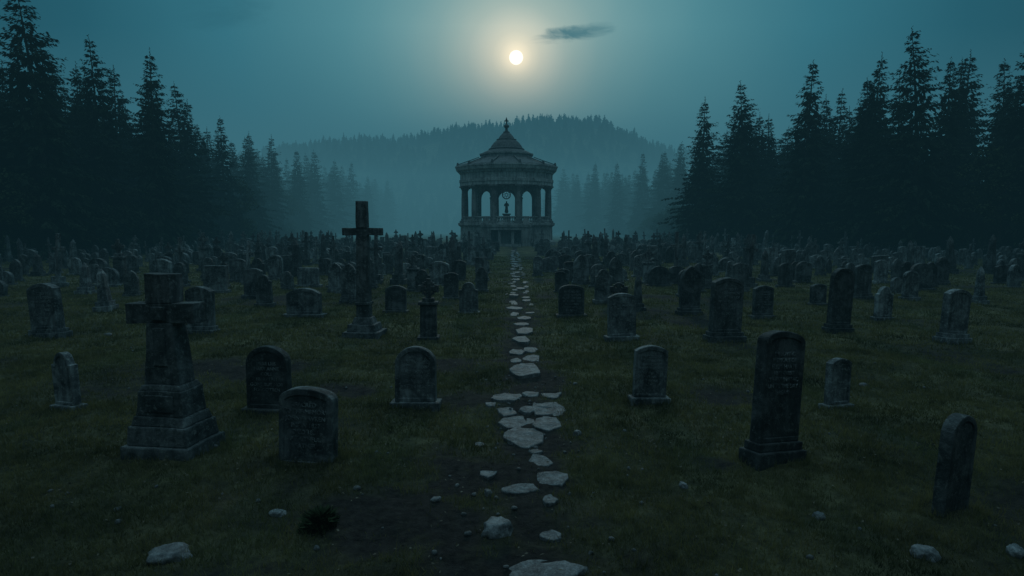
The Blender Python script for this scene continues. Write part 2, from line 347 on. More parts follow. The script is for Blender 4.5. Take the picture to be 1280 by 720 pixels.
def sub_weather(bm,amp,seed):
    es=[e for e in bm.edges if e.calc_length()>.15]; bmesh.ops.subdivide_edges(bm,edges=es,cuts=3,use_grid_fill=True)
    weather(bm,amp,seed)
    for v in bm.verts: v.co+=Vector((mnoise.noise(v.co*14),mnoise.noise(v.co*14+Vector((7,0,0))),0))*.006
bm=bmesh.new()
box(bm,0,0,-.15,.20,1.00,.78,.97,.75,.02); box(bm,0,0,.20,.44,.86,.66,.82,.62,.02); box(bm,0,0,.44,.56,.76,.58,.70,.52,.02)
box(bm,0,0,.56,.90,.66,.48,.62,.44,.015); box(bm,0,0,.90,.97,.60,.42,.54,.38,.015)
box(bm,0,0,.97,1.76,.52,.30,.38,.26,.012); box(bm,0,0,1.76,2.02,.98,.24,.98,.24,.012); box(bm,0,0,2.02,2.40,.37,.25,.34,.24,.012)
box(bm,0,-.13,1.80,1.98,.20,.05,bev=.01); box(bm,0,-.135,1.2,1.70,.20,.05,.16,.05,bev=.01)
box(bm,0,-.235,.62,.84,.42,.03,bev=.006)
sub_weather(bm,.016,3)
me=bpy.data.meshes.new('stone_cross'); bm.to_mesh(me); bm.free(); me.materials.append(M_cross)
ob=link(bpy.data.objects.new('stone_cross',me)); ob.location=(-4.47,8.05,0); ob.rotation_euler=(0,math.radians(-1),math.radians(-10))
bm=bmesh.new()
box(bm,0,0,-.15,.14,1.02,.9,1.00,.88,.02); box(bm,0,0,.14,.34,.80,.70,.74,.64,.02); box(bm,0,0,.34,.52,.58,.50,.46,.42,.02)
box(bm,0,0,.52,2.76,.38,.28,.30,.24,.012); box(bm,0,0,2.76,2.96,1.10,.20,1.10,.20,.012); box(bm,0,0,2.96,3.68,.30,.24,.28,.23,.012)
box(bm,0,0,.86,.94,.42,.34,bev=.01)
sub_weather(bm,.012,5)
me=bpy.data.meshes.new('stone_cross'); bm.to_mesh(me); bm.free(); me.materials.append(M_cross)
ob=link(bpy.data.objects.new('stone_cross',me)); ob.location=(-4.07,17.1,0); ob.rotation_euler=(0,0,math.radians(-5))
for (x,y,W,H,kd) in ((-2.22,16.5,.52,1.62,'pillar_cross'),(3.15,18.4,.5,1.35,'pillar_cross'),(-4.6,29.0,.6,1.7,'pillar_cross'),(7.2,33,.6,1.8,'pillar_cross')):
    me,_,_=grave_mesh(kd,W,H,int(H*100),far=True); ob=link(bpy.data.objects.new('cross_monument',me)); ob.location=(x,y,0); ob.rotation_euler=(0,0,.05)

kinds=['round','segment','shoulder','arch','gothic','obelisk','cross','segment','round','flat','pillar_cross','shoulder']
lib=[]
for k in range(22):
    kd=kinds[k%12]; W=random.uniform(.55,.95); H=random.uniform(.8,1.7)
    if kd in('obelisk','cross','pillar_cross'): W=random.uniform(.5,.7); H=random.uniform(1.4,2.4)
    me,_,_=grave_mesh(kd,W,H,200+k,detail=False,far=True); me.name='distant_stone_mesh'; lib.append(me)
root=empty('distant_gravestones')
occupied=[(g[0],g[1]) for g in GR]
cnt=0
rr=random.Random(11)
yy=27.0
while yy<108:
    half=min(.86*yy+2,52 if yy<60 else 46)
    if yy>70: half=min(half,40)
    x=-half
    step=1.9 if yy>40 else 2.4
    while x<half:
        xx=x+rr.uniform(-.7,.7); y2=yy+rr.uniform(-.9,.9)
        x+=step*rr.uniform(.7,1.5)
        if rr.random()<(.42 if yy<38 else .22): continue
        if abs(xx-.2)<(1.7 if yy<60 else 2.2): continue
        if (xx+.9)**2+(y2-104)**2<12.5**2 : continue
        if any((xx-a)**2+(y2-b)**2<2.6 for a,b in occupied): continue
        ob=bpy.data.objects.new('stone',rr.choice(lib)); link(ob,root); cnt+=1
        ob.location=(xx,y2,float(gz(xx,y2))-.02); s=rr.uniform(.75,1.2); ob.scale=(s,s,s)
        ob.rotation_euler=(math.radians(rr.gauss(0,2)),math.radians(rr.gauss(0,2.5)),math.radians(rr.gauss(0,8)+xx*.4))
    yy+=1.9 if yy<60 else 2.3

# ------------------------------------------------------------------ pavilion
pav=empty('stone_pavilion',(-.9,104,0))
def ngon_lathe(name,prof,seg,mat,smooth=False,rot=0):
    V=[];F=[]
    for r,z in prof:
        for k in range(seg):
            a=2*math.pi*k/seg+rot; V.append((r*math.sin(a),-r*math.cos(a),z))
    for j in range(len(prof)-1):
        for k in range(seg):
            a=j*seg+k;b=j*seg+(k+1)%seg; F.append((a,b,b+seg,a+seg))
    me=bpy.data.meshes.new(name); me.from_pydata(V,[],F); me.materials.append(mat); me.update()
    bm=bmesh.new(); bm.from_mesh(me); bmesh.ops.recalc_face_normals(bm,faces=bm.faces); bm.to_mesh(me); bm.free()
    for p in me.polygons: p.use_smooth=smooth
    ob=bpy.data.objects.new(name,me); link(ob,pav); return ob
def bm_obj(name,bm,mat,parent=pav):
    bmesh.ops.recalc_face_normals(bm,faces=bm.faces)
    me=bpy.data.meshes.new(name); bm.to_mesh(me); bm.free(); me.materials.append(mat); return link(bpy.data.objects.new(name,me),parent)
def merge(bm,b2,M):
    b2.transform(M); mt=bpy.data.meshes.new('t'); b2.to_mesh(mt); b2.free(); bm.from_mesh(mt); bpy.data.meshes.remove(mt)
ngon_lathe('podium',[(.01,-.2),(8.3,-.2),(8.3,.5),(8.05,.7),(7.75,.8),(7.7,2.9),(7.9,3.05),(8.1,3.2),(8.1,3.55),(.01,3.55)],12,M_pav,rot=math.pi/12)
ngon_lathe('entablature',[(4.6,9.45),(7.75,9.45),(7.75,9.95),(7.85,9.97),(7.85,10.4),(7.7,10.45),(7.7,11.3),(7.95,11.45),(8.0,11.7),(8.35,11.85),(8.45,12.25),(8.55,12.35),(8.55,12.55),(8.2,12.6),(4.6,12.6)],12,M_pav,rot=math.pi/12)
ngon_lathe('ceiling',[(.01,9.8),(4.7,9.8)],12,M_pav)
ngon_lathe('lower_roof',[(8.35,12.56),(8.1,12.75),(6.2,13.35),(4.6,13.95),(4.3,14.1)],12,M_roof,rot=math.pi/12)
ngon_lathe('drum',[(4.3,13.9),(4.3,14.45),(4.5,14.5),(4.5,14.7),(4.2,14.75)],12,M_pav,rot=math.pi/12)
ngon_lathe('dome',[(4.2,14.74),(3.75,15.0),(3.2,15.25),(2.9,15.35),(2.95,15.55),(2.7,15.65),(2.45,16.1),(2.1,16.55),(1.75,16.85),(1.6,16.95),(1.65,17.1),(1.35,17.2),(1.1,17.6),(.75,18.0),(.5,18.2),(.55,18.32),(.3,18.45),(.22,18.7)],24,M_roof)
ngon_lathe('finial',[(.22,18.6),(.2,18.9),(.42,19.1),(.46,19.3),(.25,19.5),(.12,19.6),(.1,20.0),(.22,20.1),(.05,20.6),(.01,20.7)],12,M_roof,True)
bm=bmesh.new(); box(bm,0,0,20.0,20.14,.75,.1,bev=0)
for k in range(12):
    a=2*math.pi*k/12+math.pi/12; R=Matrix.Rotation(a,4,'Z')
    b2=bmesh.new()
    box(b2,0,-8.1,12.6,13.15,.42,.42,.2,.2,bev=.02)
    prev=(8.1,12.75)
    for (r2,z2) in((6.2,13.42),(4.6,14.02)):
        v=[b2.verts.new(p) for p in((-.12,-prev[0],prev[1]+.02),(.12,-prev[0],prev[1]+.02),(.12,-r2,z2+.05),(-.12,-r2,z2+.05),(-.12,-prev[0],prev[1]+.16),(.12,-prev[0],prev[1]+.16),(.12,-r2,z2+.17),(-.12,-r2,z2+.17))]
        for f in((0,1,2,3),(4,5,6,7),(0,1,5,4),(1,2,6,5),(2,3,7,6),(3,0,4,7)): b2.faces.new([v[i] for i in f])
        prev=(r2,z2)
    merge(bm,b2,R)
bm_obj('roof_ribs',bm,M_roof)
bm=bmesh.new()
def lathe_into(bm,prof,seg,cx,cy):
    rings=[]
    for r,z in prof: rings.append([bm.verts.new((cx+r*math.cos(6.28318*k/seg),cy+r*math.sin(6.28318*k/seg),z)) for k in range(seg)])
    for a,b in zip(rings,rings[1:]):
        for k in range(seg): bm.faces.new((a[k],a[(k+1)%seg],b[(k+1)%seg],b[k]))
colp=[(.6,3.85),(.6,3.98),(.5,4.05),(.55,4.15),(.44,4.25),(.45,5.5),(.42,7.5),(.37,8.7),(.42,8.75),(.38,8.82),(.5,9.0),(.6,9.2)]
for k in range(12):
    a=2*math.pi*k/12+math.pi/12
    cx,cy=7.1*math.sin(a),-7.1*math.cos(a)
    lathe_into(bm,colp,16,cx,cy)
    b2=bmesh.new(); box(b2,0,-7.1,3.56,3.86,1.3,1.3,bev=.02); box(b2,0,-7.1,9.2,9.44,1.3,1.3,bev=.02)
    merge(bm,b2,Matrix.Rotation(a,4,'Z'))
bm_obj('columns',bm,M_pav)
bm=bmesh.new()
Rw=4.75; hw=Rw*math.tan(math.pi/8); z0,z1=3.56,9.44; ow=1.45; sp=7.5
for k in range(8):
    b2=bmesh.new()
    arcp=[(-ow,z0),(-ow,sp)]+[(-ow*math.cos(math.pi*j/12),sp+ow*math.sin(math.pi*j/12)) for j in range(1,12)]+[(ow,sp),(ow,z0)]
    outp=[(-hw,z0),(-hw,sp)]+[(-hw+2*hw*j/12,z1) for j in range(1,12)]+[(hw,sp),(hw,z0)]
    outp[1]=(-hw,z1); outp[-2]=(hw,z1)
    def V2(p,y): return [b2.verts.new((q[0],y,q[1])) for q in p]
    A=V2(arcp,-Rw-.2);B=V2(outp,-Rw-.2);C=V2(arcp,-Rw+.2);D=V2(outp,-Rw+.2)
    for j in range(len(A)-1):
        b2.faces.new((A[j],A[j+1],B[j+1],B[j])); b2.faces.new((C[j],D[j],D[j+1],C[j+1])); b2.faces.new((A[j],C[j],C[j+1],A[j+1]))
    for j in range(13):
        t=math.pi*j/12; box(b2,-(ow+.14)*math.cos(t),-Rw-.25,sp+(ow+.14)*math.sin(t)-.12,sp+(ow+.14)*math.sin(t)+.12,.26,.12,bev=0)
    for sx in(-1,1):
        box(b2,sx*(ow+.16),-Rw-.25,z0+.01,sp-.2,.3,.14,bev=0); box(b2,sx*(ow+.16),-Rw-.27,sp-.2,sp+.02,.42,.2,bev=0)
    merge(bm,b2,Matrix.Rotation(2*math.pi*k/8,4,'Z'))
bm_obj('arched_screen',bm,M_pav)
bm=bmesh.new()
for k in range(12):
    a=2*math.pi*k/12
    b2=bmesh.new(); L=3.0
    yb=-7.35*math.cos(math.pi/12)
    box(b2,0,yb,3.56,3.7,L,.3,bev=0); box(b2,0,yb,4.42,4.58,L,.34,bev=.02)
    for j in range(9): lathe_into(b2,[(.09,3.7),(.13,3.9),(.06,4.15),(.1,4.42)],6,-L/2+.2+j*(L-.4)/8,yb)
    merge(bm,b2,Matrix.Rotation(a,4,'Z'))
bm_obj('balustrade',bm,M_pav)
bm=bmesh.new()
for sx in(-1,1):
    box(bm,sx*3.05,-8.6,-.2,2.9,1.5,2.4,bev=.03); box(bm,sx*3.05,-8.6,2.9,3.3,1.75,2.6,bev=.03); box(bm,sx*3.05,-8.6,3.3,4.3,.9,.9,.6,.6,bev=.03)
    box(bm,sx*1.0,-9.2,.3,2.45,.42,.42,bev=.02)
    box(bm,sx*5.0,-7.9,-.2,2.0,1.6,1.8,bev=.03)
box(bm,0,-8.6,2.46,2.88,4.58,2.3,bev=.02); box(bm,0,-8.6,2.9,3.3,4.3,2.5,bev=.03)
for j in range(3): box(bm,0,-9.6-.35*j,-.2,.36-.12*j,4.5,.5 if j else 1.6,bev=.01)
box(bm,0,-8.0,.0,2.45,2.0,.12,bev=0)
bm_obj('entrance',bm,M_pav)
bm=bmesh.new(); 
for r0,r1 in((.55,.72),(.18,.26)):
    for k in range(28):
        a0,a1=6.28318*k/28,6.28318*(k+1)/28
        q=[bm.verts.new((r*math.cos(a),y,8.05+r*math.sin(a))) for y in(-.06,.06) for r in(r0,r1) for a in(a0,a1)]
        for f in((0,1,3,2),(4,5,7,6),(0,1,5,4),(2,3,7,6)): bm.faces.new([q[i] for i in f])
for k in range(8):
    b2=bmesh.new(); box(b2,0,0,.24,.57,.08,.08,bev=0); merge(bm,b2,Matrix.Translation((0,0,8.05))@Matrix.Rotation(k*math.pi/4,4,'Y'))
box(bm,0,0,8.77,9.8,.05,.05,bev=0)
o=bm_obj('rosette',bm,M_marble); o.location=(0,-2.2,0)
bm=bmesh.new(); box(bm,0,0,3.56,4.0,1.7,1.7,1.6,1.6,.03); box(bm,0,0,4.0,4.9,1.2,1.2,1.1,1.1,.03); box(bm,0,0,4.9,5.1,1.4,1.4,bev=.03)
bm_obj('plinth',bm,M_pav)
def skin(name,verts,edges,radii,parent,mat,loc=(0,0,0)):
    me=bpy.data.meshes.new(name); me.from_pydata(verts,edges,[]); ob=bpy.data.objects.new(name,me); link(ob,parent); ob.location=loc
    md=ob.modifiers.new('s','SKIN'); sv=me.skin_vertices[0].data
    for i,r in enumerate(radii): sv[i].radius=r if isinstance(r,tuple) else (r,r)
    sv[0].use_root=True; ob.modifiers.new('ss','SUBSURF').render_levels=2; me.materials.append(mat); return ob
skin('statue',[(0,0,1.0),(0,0,.55),(0,0,.02),(0,0,1.3),(0,0,1.62),(0,-.02,1.76),(0,-.05,1.92),(0,-.05,2.06),(.27,0,1.55),(.36,-.08,1.25),(.12,-.3,1.3),(-.27,0,1.55),(-.36,-.08,1.25),(-.12,-.3,1.32)],
 [(0,1),(1,2),(0,3),(3,4),(4,5),(5,6),(6,7),(4,8),(8,9),(9,10),(4,11),(11,12),(12,13)],[(.24,.2),(.3,.26),(.42,.38),(.22,.17),(.22,.15),.08,.14,.09,.11,.09,.06,.11,.09,.06],pav,M_pav,(0,0,5.1))

# ------------------------------------------------------------------ trees
def tube(pts,rad,seg=6):
    V=[];F=[]
    for (p,r) in zip(pts,rad):
        for k in range(seg):
            a=6.28318*k/seg; V.append((p[0]+r*math.cos(a),p[1]+r*math.sin(a),p[2]))
    for j in range(len(pts)-1):
        for k in range(seg): F.append((j*seg+k,j*seg+(k+1)%seg,(j+1)*seg+(k+1)%seg,(j+1)*seg+k))
    return V,F
def diamonds(B,D,L,Wd,g,droop=.25):
    n=len(B); up=g.normal(size=(n,3)); up[:,2]+=1.2
    D=D/np.linalg.norm(D,axis=1,keepdims=True)
    S=np.cross(D,up); S/=np.linalg.norm(S,axis=1,keepdims=True)+1e-9
    L=L[:,None]; Wd=Wd[:,None]
    m=B+D*L*.45; t=B+D*L; t[:,2]-=(droop*L)[:,0]
    V=np.stack([B,m+S*Wd,t,m-S*Wd],1).reshape(-1,3); F=np.arange(n*4).reshape(n,4); return V,F
def conifer(seed,H,R,gap=.42,dens=1.0,power=.8,skip=.12):
    g=np.random.default_rng(seed); n=12
    bend=g.normal(0,.14,2)
    pts=[(bend[0]*(k/n)**2*3,bend[1]*(k/n)**2*3,H*k/n) for k in range(n+1)]
    V,F=tube([(p[0],p[1],p[2]-.4 if k==0 else p[2]) for k,p in enumerate(pts)],[max(.02,.3*H/22*(1-k/n)**.8+ (.12 if k==0 else 0)) for k in range(n+1)],8)
    Bs=[];Ds=[];Ls=[];Ws=[]
    z=H*g.uniform(.05,.09); bv=[]; lop=g.uniform(0,6.28)
    while z<H*.985:
        fr=z/H; rad=R*((1-fr)**power)*(1 if fr>.22 else .7+.3*fr/.22)+.14
        rad*=g.uniform(.82,1.18)
        nb=g.integers(7,11)
        for b in range(nb):
            a=g.uniform(0,6.2832); L=rad*g.uniform(.5,1.15)*(1+.14*math.cos(a-lop-fr*5))
            if g.random()<.12: L*=1.25
            if g.random()<skip: continue
            el=.45*fr+g.uniform(-.12,.12)-.16
            d=np.array([math.cos(a),math.sin(a),math.sin(el)])
            o=np.array([bend[0]*fr*fr*3,bend[1]*fr*fr*3,z])
            ns=int(max(6,L*11*dens)); s=g.uniform(.05,1,ns)**.75
            p=o+d*(L*s)[:,None]; p[:,2]-=.14*L*s**2*(1.5-fr)-.05*L*s**4; p+=g.normal(0,.06,(ns,3))
            side=np.array([-d[1],d[0],0]); sg=g.choice([-1,1],ns)*g.uniform(.2,1.1,ns)
            dd=d+side*sg[:,None]; dd[:,2]+=g.uniform(-.8,.05,ns)
            Bs.append(p);Ds.append(dd);Ls.append(g.uniform(.35,.80,ns)*(1.1-.5*fr)*(1.15-.5*s));Ws.append(g.uniform(.09,.18,ns)*(1.1-.5*fr)*(1.1-.45*s))
            q=o+d*L*.9; q[2]-=.1*L*(1.6-fr)*.8; w=.02+.02*(1-fr)
            bv+= [o+side*w,o-side*w,q-side*w*.3,q+side*w*.3]
        z+=gap*g.uniform(.5,1.5)*(1-.3*fr)
    ns=14; p=np.stack([np.full(ns,bend[0]*3),np.full(ns,bend[1]*3),np.linspace(H*.95,H*1.01,ns)],1)
    Bs.append(p);dd=g.normal(0,.5,(ns,3));dd[:,2]=.8;Ds.append(dd);Ls.append(np.full(ns,.3));Ws.append(np.full(ns,.05))
    m_=520; zf=g.uniform(.08,.86,m_); an=g.uniform(0,6.283,m_); rr_=R*(1-zf)**power*g.uniform(.1,.5,m_)
    p=np.stack([bend[0]*zf**2*3+rr_*np.cos(an),bend[1]*zf**2*3+rr_*np.sin(an),H*zf],1)
    Bs.append(p); Ds.append(np.stack([np.cos(an),np.sin(an),g.uniform(-1.2,-.3,m_)],1)); Ls.append(g.uniform(.7,1.3,m_)*(1.1-.75*zf)); Ws.append(g.uniform(.25,.45,m_)*(1.05-.8*zf))
    LV,LF=diamonds(np.concatenate(Bs),np.concatenate(Ds),np.concatenate(Ls),np.concatenate(Ws),g)
    TV=np.array(V); Q=np.array(bv)
    VV=np.concatenate([TV,LV]); FF=np.concatenate([np.array(F),LF+len(TV)]); mi=np.concatenate([np.zeros(len(F)),np.ones(len(LF))])
    n0=len(VV); k4=len(Q)//4
    FF=np.concatenate([FF,np.arange(k4*4).reshape(-1,4)+n0]); VV=np.concatenate([VV,Q]); mi=np.concatenate([mi,np.zeros(k4)])
    return np_mesh('spruce_mesh',VV,FF,[M_bark,M_needle],mi)
def broadleaf(seed,H,R,n=6000):
    g=np.random.default_rng(seed)
    VV,FF=tube([(0,0,-.4),(0,.05,H*.2),(.1,0,H*.45),(0,.1,H*.75)],[.3*H/12,.22*H/12,.15*H/12,.04],8); VV=list(VV);FF=list(FF)
    cl=[]
    for k in range(46):
        a=g.uniform(0,6.283); fz=g.uniform(.12,1); rr_=R*math.sqrt(max(0.05,1-((fz-.5)/.56)**2))*g.uniform(.35,1)
        c=np.array([rr_*math.cos(a),rr_*math.sin(a),H*fz*.93]); cl.append((c,g.uniform(.5,1.2)*R*.3))
        if k<16:
            i0=len(VV); b=np.array([0,0,H*fz*.5])
            for p,q in((b,.07),(c,.015)): VV+=[(p[0]+q,p[1],p[2]),(p[0]-q*.5,p[1]+q,p[2]),(p[0]-q*.5,p[1]-q,p[2])]
            FF+=[(i0,i0+1,i0+4,i0+3),(i0+1,i0+2,i0+5,i0+4),(i0+2,i0,i0+3,i0+5)]
    per=n//46; B=[]
    for c,r in cl:
        d=g.normal(size=(per,3)); d/=np.linalg.norm(d,axis=1,keepdims=True); B.append(c+d*(r*g.uniform(.35,1.05,per)**.6)[:,None]*np.array([1.15,1.15,.75]))
    B=np.concatenate(B); D=g.normal(size=B.shape); D[:,2]-=.4
    LV,LF=diamonds(B,D,g.uniform(.18,.38,len(B)),g.uniform(.08,.15,len(B)),g,.1)
    T=np.array(VV); Fq=np.concatenate([np.array(FF),LF+len(T)]); 
    return np_mesh('broadleaf_mesh',np.concatenate([T,LV]),Fq,[M_bark,M_leaf],np.concatenate([np.zeros(len(FF)),np.ones(len(LF))]))
CON=[conifer(1,22,6.2,.55,.95,.92),conifer(2,22,5.4,.5,.95,.85),conifer(3,22,6.8,.55,.95,.9),conifer(4,22,5.8,.6,.95,.95,.2),conifer(5,22,5.0,.5,.95,.82),conifer(6,22,6.4,.55,.95,1.0)]
BRO=[broadleaf(11,11,4.4),broadleaf(12,9,4.0),broadleaf(13,6,3.6,5000)]
tr=random.Random(5)
def tree(x,y,H,k,parent=None,name='spruce_tree'):
    me=CON[k%6]; ob=bpy.data.objects.new(name,me); link(ob,parent); s=H/22
    ob.location=(x,y,-.1); ob.scale=(s*tr.uniform(.9,1.1),s*tr.uniform(.9,1.1),s); ob.rotation_euler=(tr.gauss(0,.015),tr.gauss(0,.015),tr.uniform(0,6.28)); return ob
FT=[(-48,56,22.5,1),(-43,58.5,24.5,2),(-45.5,63,21,0),(-43,66.5,22,2),(-42,74,20,4),(-39.5,70,22,1),(-44,86,22,0),(-47,92,21,5),(-51,112,22,3),(-50,122,20,2),(-51,134,22,1),(-50,148,20.5,4),(-50,160,22,0),(-49,175,21,2),(-49,190,22,3),(-50,220,20.5,1),(-51,256,22,5),
(49.5,61,22,0),(45,66,20,3),(50,71,22,1),(41,64,22.5,2),(39,70,19,4),(40.5,72,22,5),(34.8,75.5,22.2,3),(37,80,20,0),(31.2,86,22,2),(33,92,20,4),(28.8,96,22,1),(31,105,18.5,5),(38,144,22,0),(36,150,20,2),(33,160,21.5,3),(29,172,20.5,1),(24.5,190,22,5),(17,215,22.5,2),(21,205,20,4)]
for (x,y,H,k) in FT: tree(x,y,H,k)
forest=empty('conifer_forest')
def inst(me,x,y,s,par):
    ob=bpy.data.objects.new('tree',me); link(ob,par); ob.location=(x,y,-.15); ob.scale=(s*tr.uniform(.85,1.15),s*tr.uniform(.85,1.15),s); ob.rotation_euler=(0,0,tr.uniform(0,6.28))
nt_=0
y=40
while y<292:
    ex=-46+2*math.sin(y*.11) if y<84 else -51.5
    for r in range(4 if y<110 else 3):
        x=ex-3.0-r*5+tr.uniform(-1.6,1.6)
        inst(CON[tr.randrange(6)],x,y+tr.uniform(-1.6,1.6),tr.uniform(.76,1.02),forest); nt_+=1
    y+=4.2 if y<110 else 6.5
y=40
while y<240:
    if y<98: ex=50-(y-60)*.52 if y>60 else 52
    elif y<140: ex=33+(y-98)*.13
    else: ex=40-(y-140)*.26
    for r in range(4 if y<110 else 3):
        x=ex+3.5+r*5+tr.uniform(-1.6,1.6)
        inst(CON[tr.randrange(6)],x,y+tr.uniform(-1.6,1.6),tr.uniform(.74,.99),forest); nt_+=1
    y+=4.2 if y<110 else 6.5
for k in range(36):
    x=tr.uniform(12,75); y=tr.uniform(222,262)-x*.1
    inst(CON[tr.randrange(6)],x,y,tr.uniform(.7,.95),forest)
for sgn in(-1,1):  # unseen trees at the near sides, added to darken the foreground corners
    for k in range(9):
        y=-6+k*5.2; x=sgn*(17+.80*max(y,0)+tr.uniform(0,1.5)); inst(CON[tr.randrange(6)],x,y,tr.uniform(.85,1.05),forest); inst(CON[tr.randrange(6)],x+sgn*6,y+2,tr.uniform(.85,1.05),forest)
for k in range(9):  # unseen rows behind the camera, added to block sky light from the near ground
    inst(CON[tr.randrange(6)],-20+k*5+tr.uniform(-1,1),-11+tr.uniform(-1.5,1),tr.uniform(.85,1.05),forest)
    inst(CON[tr.randrange(6)],-22+k*5.5+tr.uniform(-1,1),-17+tr.uniform(-1.5,1),tr.uniform(.9,1.1),forest)
us=empty('woodland_understory')
y=38
while y<170:
    for sgn in(-1,1):
        if sgn<0: ex=-44 if y<84 else -49.5
        else: ex=(48-(y-60)*.5 if y>60 else 50) if y<98 else 32
        x=ex+sgn*tr.uniform(.5,3.5)
        inst(BRO[tr.randrange(3)],x,y+tr.uniform(-1,1),tr.uniform(.6,1.15),us)
        if tr.random()<.5: inst(BRO[2],ex-sgn*tr.uniform(-.6,1.2),y+tr.uniform(-2,2),tr.uniform(.3,.6),us)
    y+=4

# ------------------------------------------------------------------ hill with its forest
cx_=np.array([-420,-300,-220,-145,-102,-54,-21,21,54,80,102,150,230,400]); cz_=np.array([6,20,36,50,55,60,65,71,68,60,51,36,18,4.])
def hz(x,y):
    c=np.interp(x,cx_,cz_)
    return c*sstep(285,430,y)*(1-sstep(470,640,y))+ (vn(x,y,.03,4)-.5)*6*sstep(300,360,y)
gx=np.linspace(-420,400,120); gy=np.linspace(282,640,70); X,Y=np.meshgrid(gx,gy,indexing='ij'); Z=hz(X,Y)-.3*(Y<290)
i=np.arange(X.size).reshape(X.shape); F=np.stack([i[:-1,:-1].ravel(),i[1:,:-1].ravel(),i[1:,1:].ravel(),i[:-1,1:].ravel()],1)
me=np_mesh('hill',np.stack([X.ravel(),Y.ravel(),Z.ravel()],1),F,[M_ground],smooth=True); link(bpy.data.objects.new('hill',me))
g=np.random.default_rng(21); Vs=[];Fs=[];n0=0
nT=7000; tx=g.uniform(-400,380,nT); ty=g.uniform(290,455,nT); tz=hz(tx,ty)
for a,b,c in zip(tx,ty,tz):
    if abs(a)>260 and g.random()<.5: continue
    H=g.uniform(4,7.5)*(1+.4*g.random()**3); R=H*g.uniform(.30,.48); m_=24
    s=np.sort(g.uniform(0.05,1,m_)); an=g.uniform(0,6.283,m_); r=R*(1-s)**.65+.2
    zz=c+H*s; B=np.stack([a+0*s,b+0*s,zz+.5],1); E=np.stack([a+r*np.cos(an),b+r*np.sin(an),zz-r*.35],1)
    sd=np.stack([-np.sin(an),np.cos(an),0*an],1)*(r*.42+.1)[:,None]
    V=np.stack([B,(B+E)/2+sd,E,(B+E)/2-sd],1).reshape(-1,3)
    Vs.append(V); Fs.append(np.arange(m_*4).reshape(-1,4)+n0); n0+=m_*4
    V=np.array([(a-R*.6,b,c),(a+R*.6,b,c),(a+.04,b,c+H),(a-.04,b,c+H),(a,b-R*.6,c),(a,b+R*.6,c),(a,b+.04,c+H),(a,b-.04,c+H)])
    Vs.append(V); Fs.append(np.arange(8).reshape(-1,4)+n0); n0+=8
me=np_mesh('hill_forest',np.concatenate(Vs),np.concatenate(Fs),[M_needle]); link(bpy.data.objects.new('hill_forest',me))

# ------------------------------------------------------------------ grass
g=np.random.default_rng(99)
allV=[];tot=0
for (y0,y1,hx,den,w,h) in ((3.2,8,8.0,2400,.005,.060),(8,15,14,1000,.009,.068),(15,30,27,260,.017,.08),(30,62,50,50,.036,.09)):
    n=int((y1-y0)*2*hx*den); x=g.uniform(-hx,hx,n); y=g.uniform(y0,y1,n)
    keep=np.abs(x)<.87*y+1.2; x=x[keep];y=y[keep]
    d=dirt(x,y); cl=vn(x,y,3.5,20)*.6+vn(x,y,11,21)*.4
    keep=g.random(len(x))>np.clip(d*1.15,0,.985)-0.0; keep&=g.random(len(x))<.25+1.3*cl
    for (sx,sy,sw,sd) in PS:
        if y0-1<sy<y1+1: keep&=((x-sx)/(sw*.46))**2+((y-sy)/(sd*.46))**2>1
    x=x[keep];y=y[keep];cl=cl[keep];n=len(x)
    hh=h*g.uniform(.45,1.25,n)*(.25+1.6*cl); tall=g.random(n)<.01; hh=np.where(tall,hh*1.8,hh)
    an=g.uniform(0,6.283,n); la=g.uniform(0,6.283,n); ln=hh*g.uniform(.1,.9,n); ww=w*g.uniform(.6,1.3,n)
    z=gz(x,y)-.004
    A=np.stack([x+ww*np.cos(an),y+ww*np.sin(an),z],1);B=np.stack([x-ww*np.cos(an),y-ww*np.sin(an),z],1);C=np.stack([x+ln*np.cos(la),y+ln*np.sin(la),z+hh],1)
    allV.append(np.stack([A,B,C],1).reshape(-1,3)); tot+=n
# longer unmown tufts hugging the foot of the nearer stones
for (gx_,gy_,W,H) in [(q[0],q[1],q[2],q[3]) for q in GR if q[1]<25]+[(-4.47,8.05,1.0,1),(-4.07,17.1,1.0,1)]:
    n=int(700*W) if gy_<12 else int(260*W); a=g.uniform(0,6.283,n); x=gx_+np.cos(a)*(W*.62+g.exponential(.05,n)); y=gy_+np.sin(a)*(W*.32+g.exponential(.05,n))
    hh=g.uniform(.05,.15,n); an=g.uniform(0,6.283,n); la=g.uniform(0,6.283,n); ln=hh*g.uniform(.1,.6,n); ww=(.004 if gy_<12 else .008)*g.uniform(.8,1.4,n); z=gz(x,y)-.004
    A=np.stack([x+ww*np.cos(an),y+ww*np.sin(an),z],1);B=np.stack([x-ww*np.cos(an),y-ww*np.sin(an),z],1);C=np.stack([x+ln*np.cos(la),y+ln*np.sin(la),z+hh],1)
    allV.append(np.stack([A,B,C],1).reshape(-1,3)); tot+=n
V=np.concatenate(allV); me=np_mesh('grass',V,np.arange(len(V)).reshape(-1,3),[M_grass]); link(bpy.data.objects.new('grass',me))
n=900; x=-1.91+g.normal(0,.07,n); y=5.95+g.normal(0,.06,n); z=gz(x,y); hh=g.uniform(.08,.3,n)*np.exp(-((x+1.91)**2+(y-5.95)**2)/.02)
an=g.uniform(0,6.283,n); B=np.stack([x,y,z],1); D=np.stack([np.cos(an)*.5,np.sin(an)*.5,g.uniform(.5,1.5,n)],1)
LV,LF=diamonds(B,D,hh+.05,g.uniform(.008,.02,n),g,.3); link(bpy.data.objects.new('weed_clump',np_mesh('weed_clump',LV,LF,[M_leaf])))
n=1800; x=g.uniform(-9,9,n); y=g.uniform(4,14,n)
B=np.stack([x,y,gz(x,y)+g.uniform(.01,.04,n)],1); D=g.normal(size=(n,3)); D[:,2]*=.25
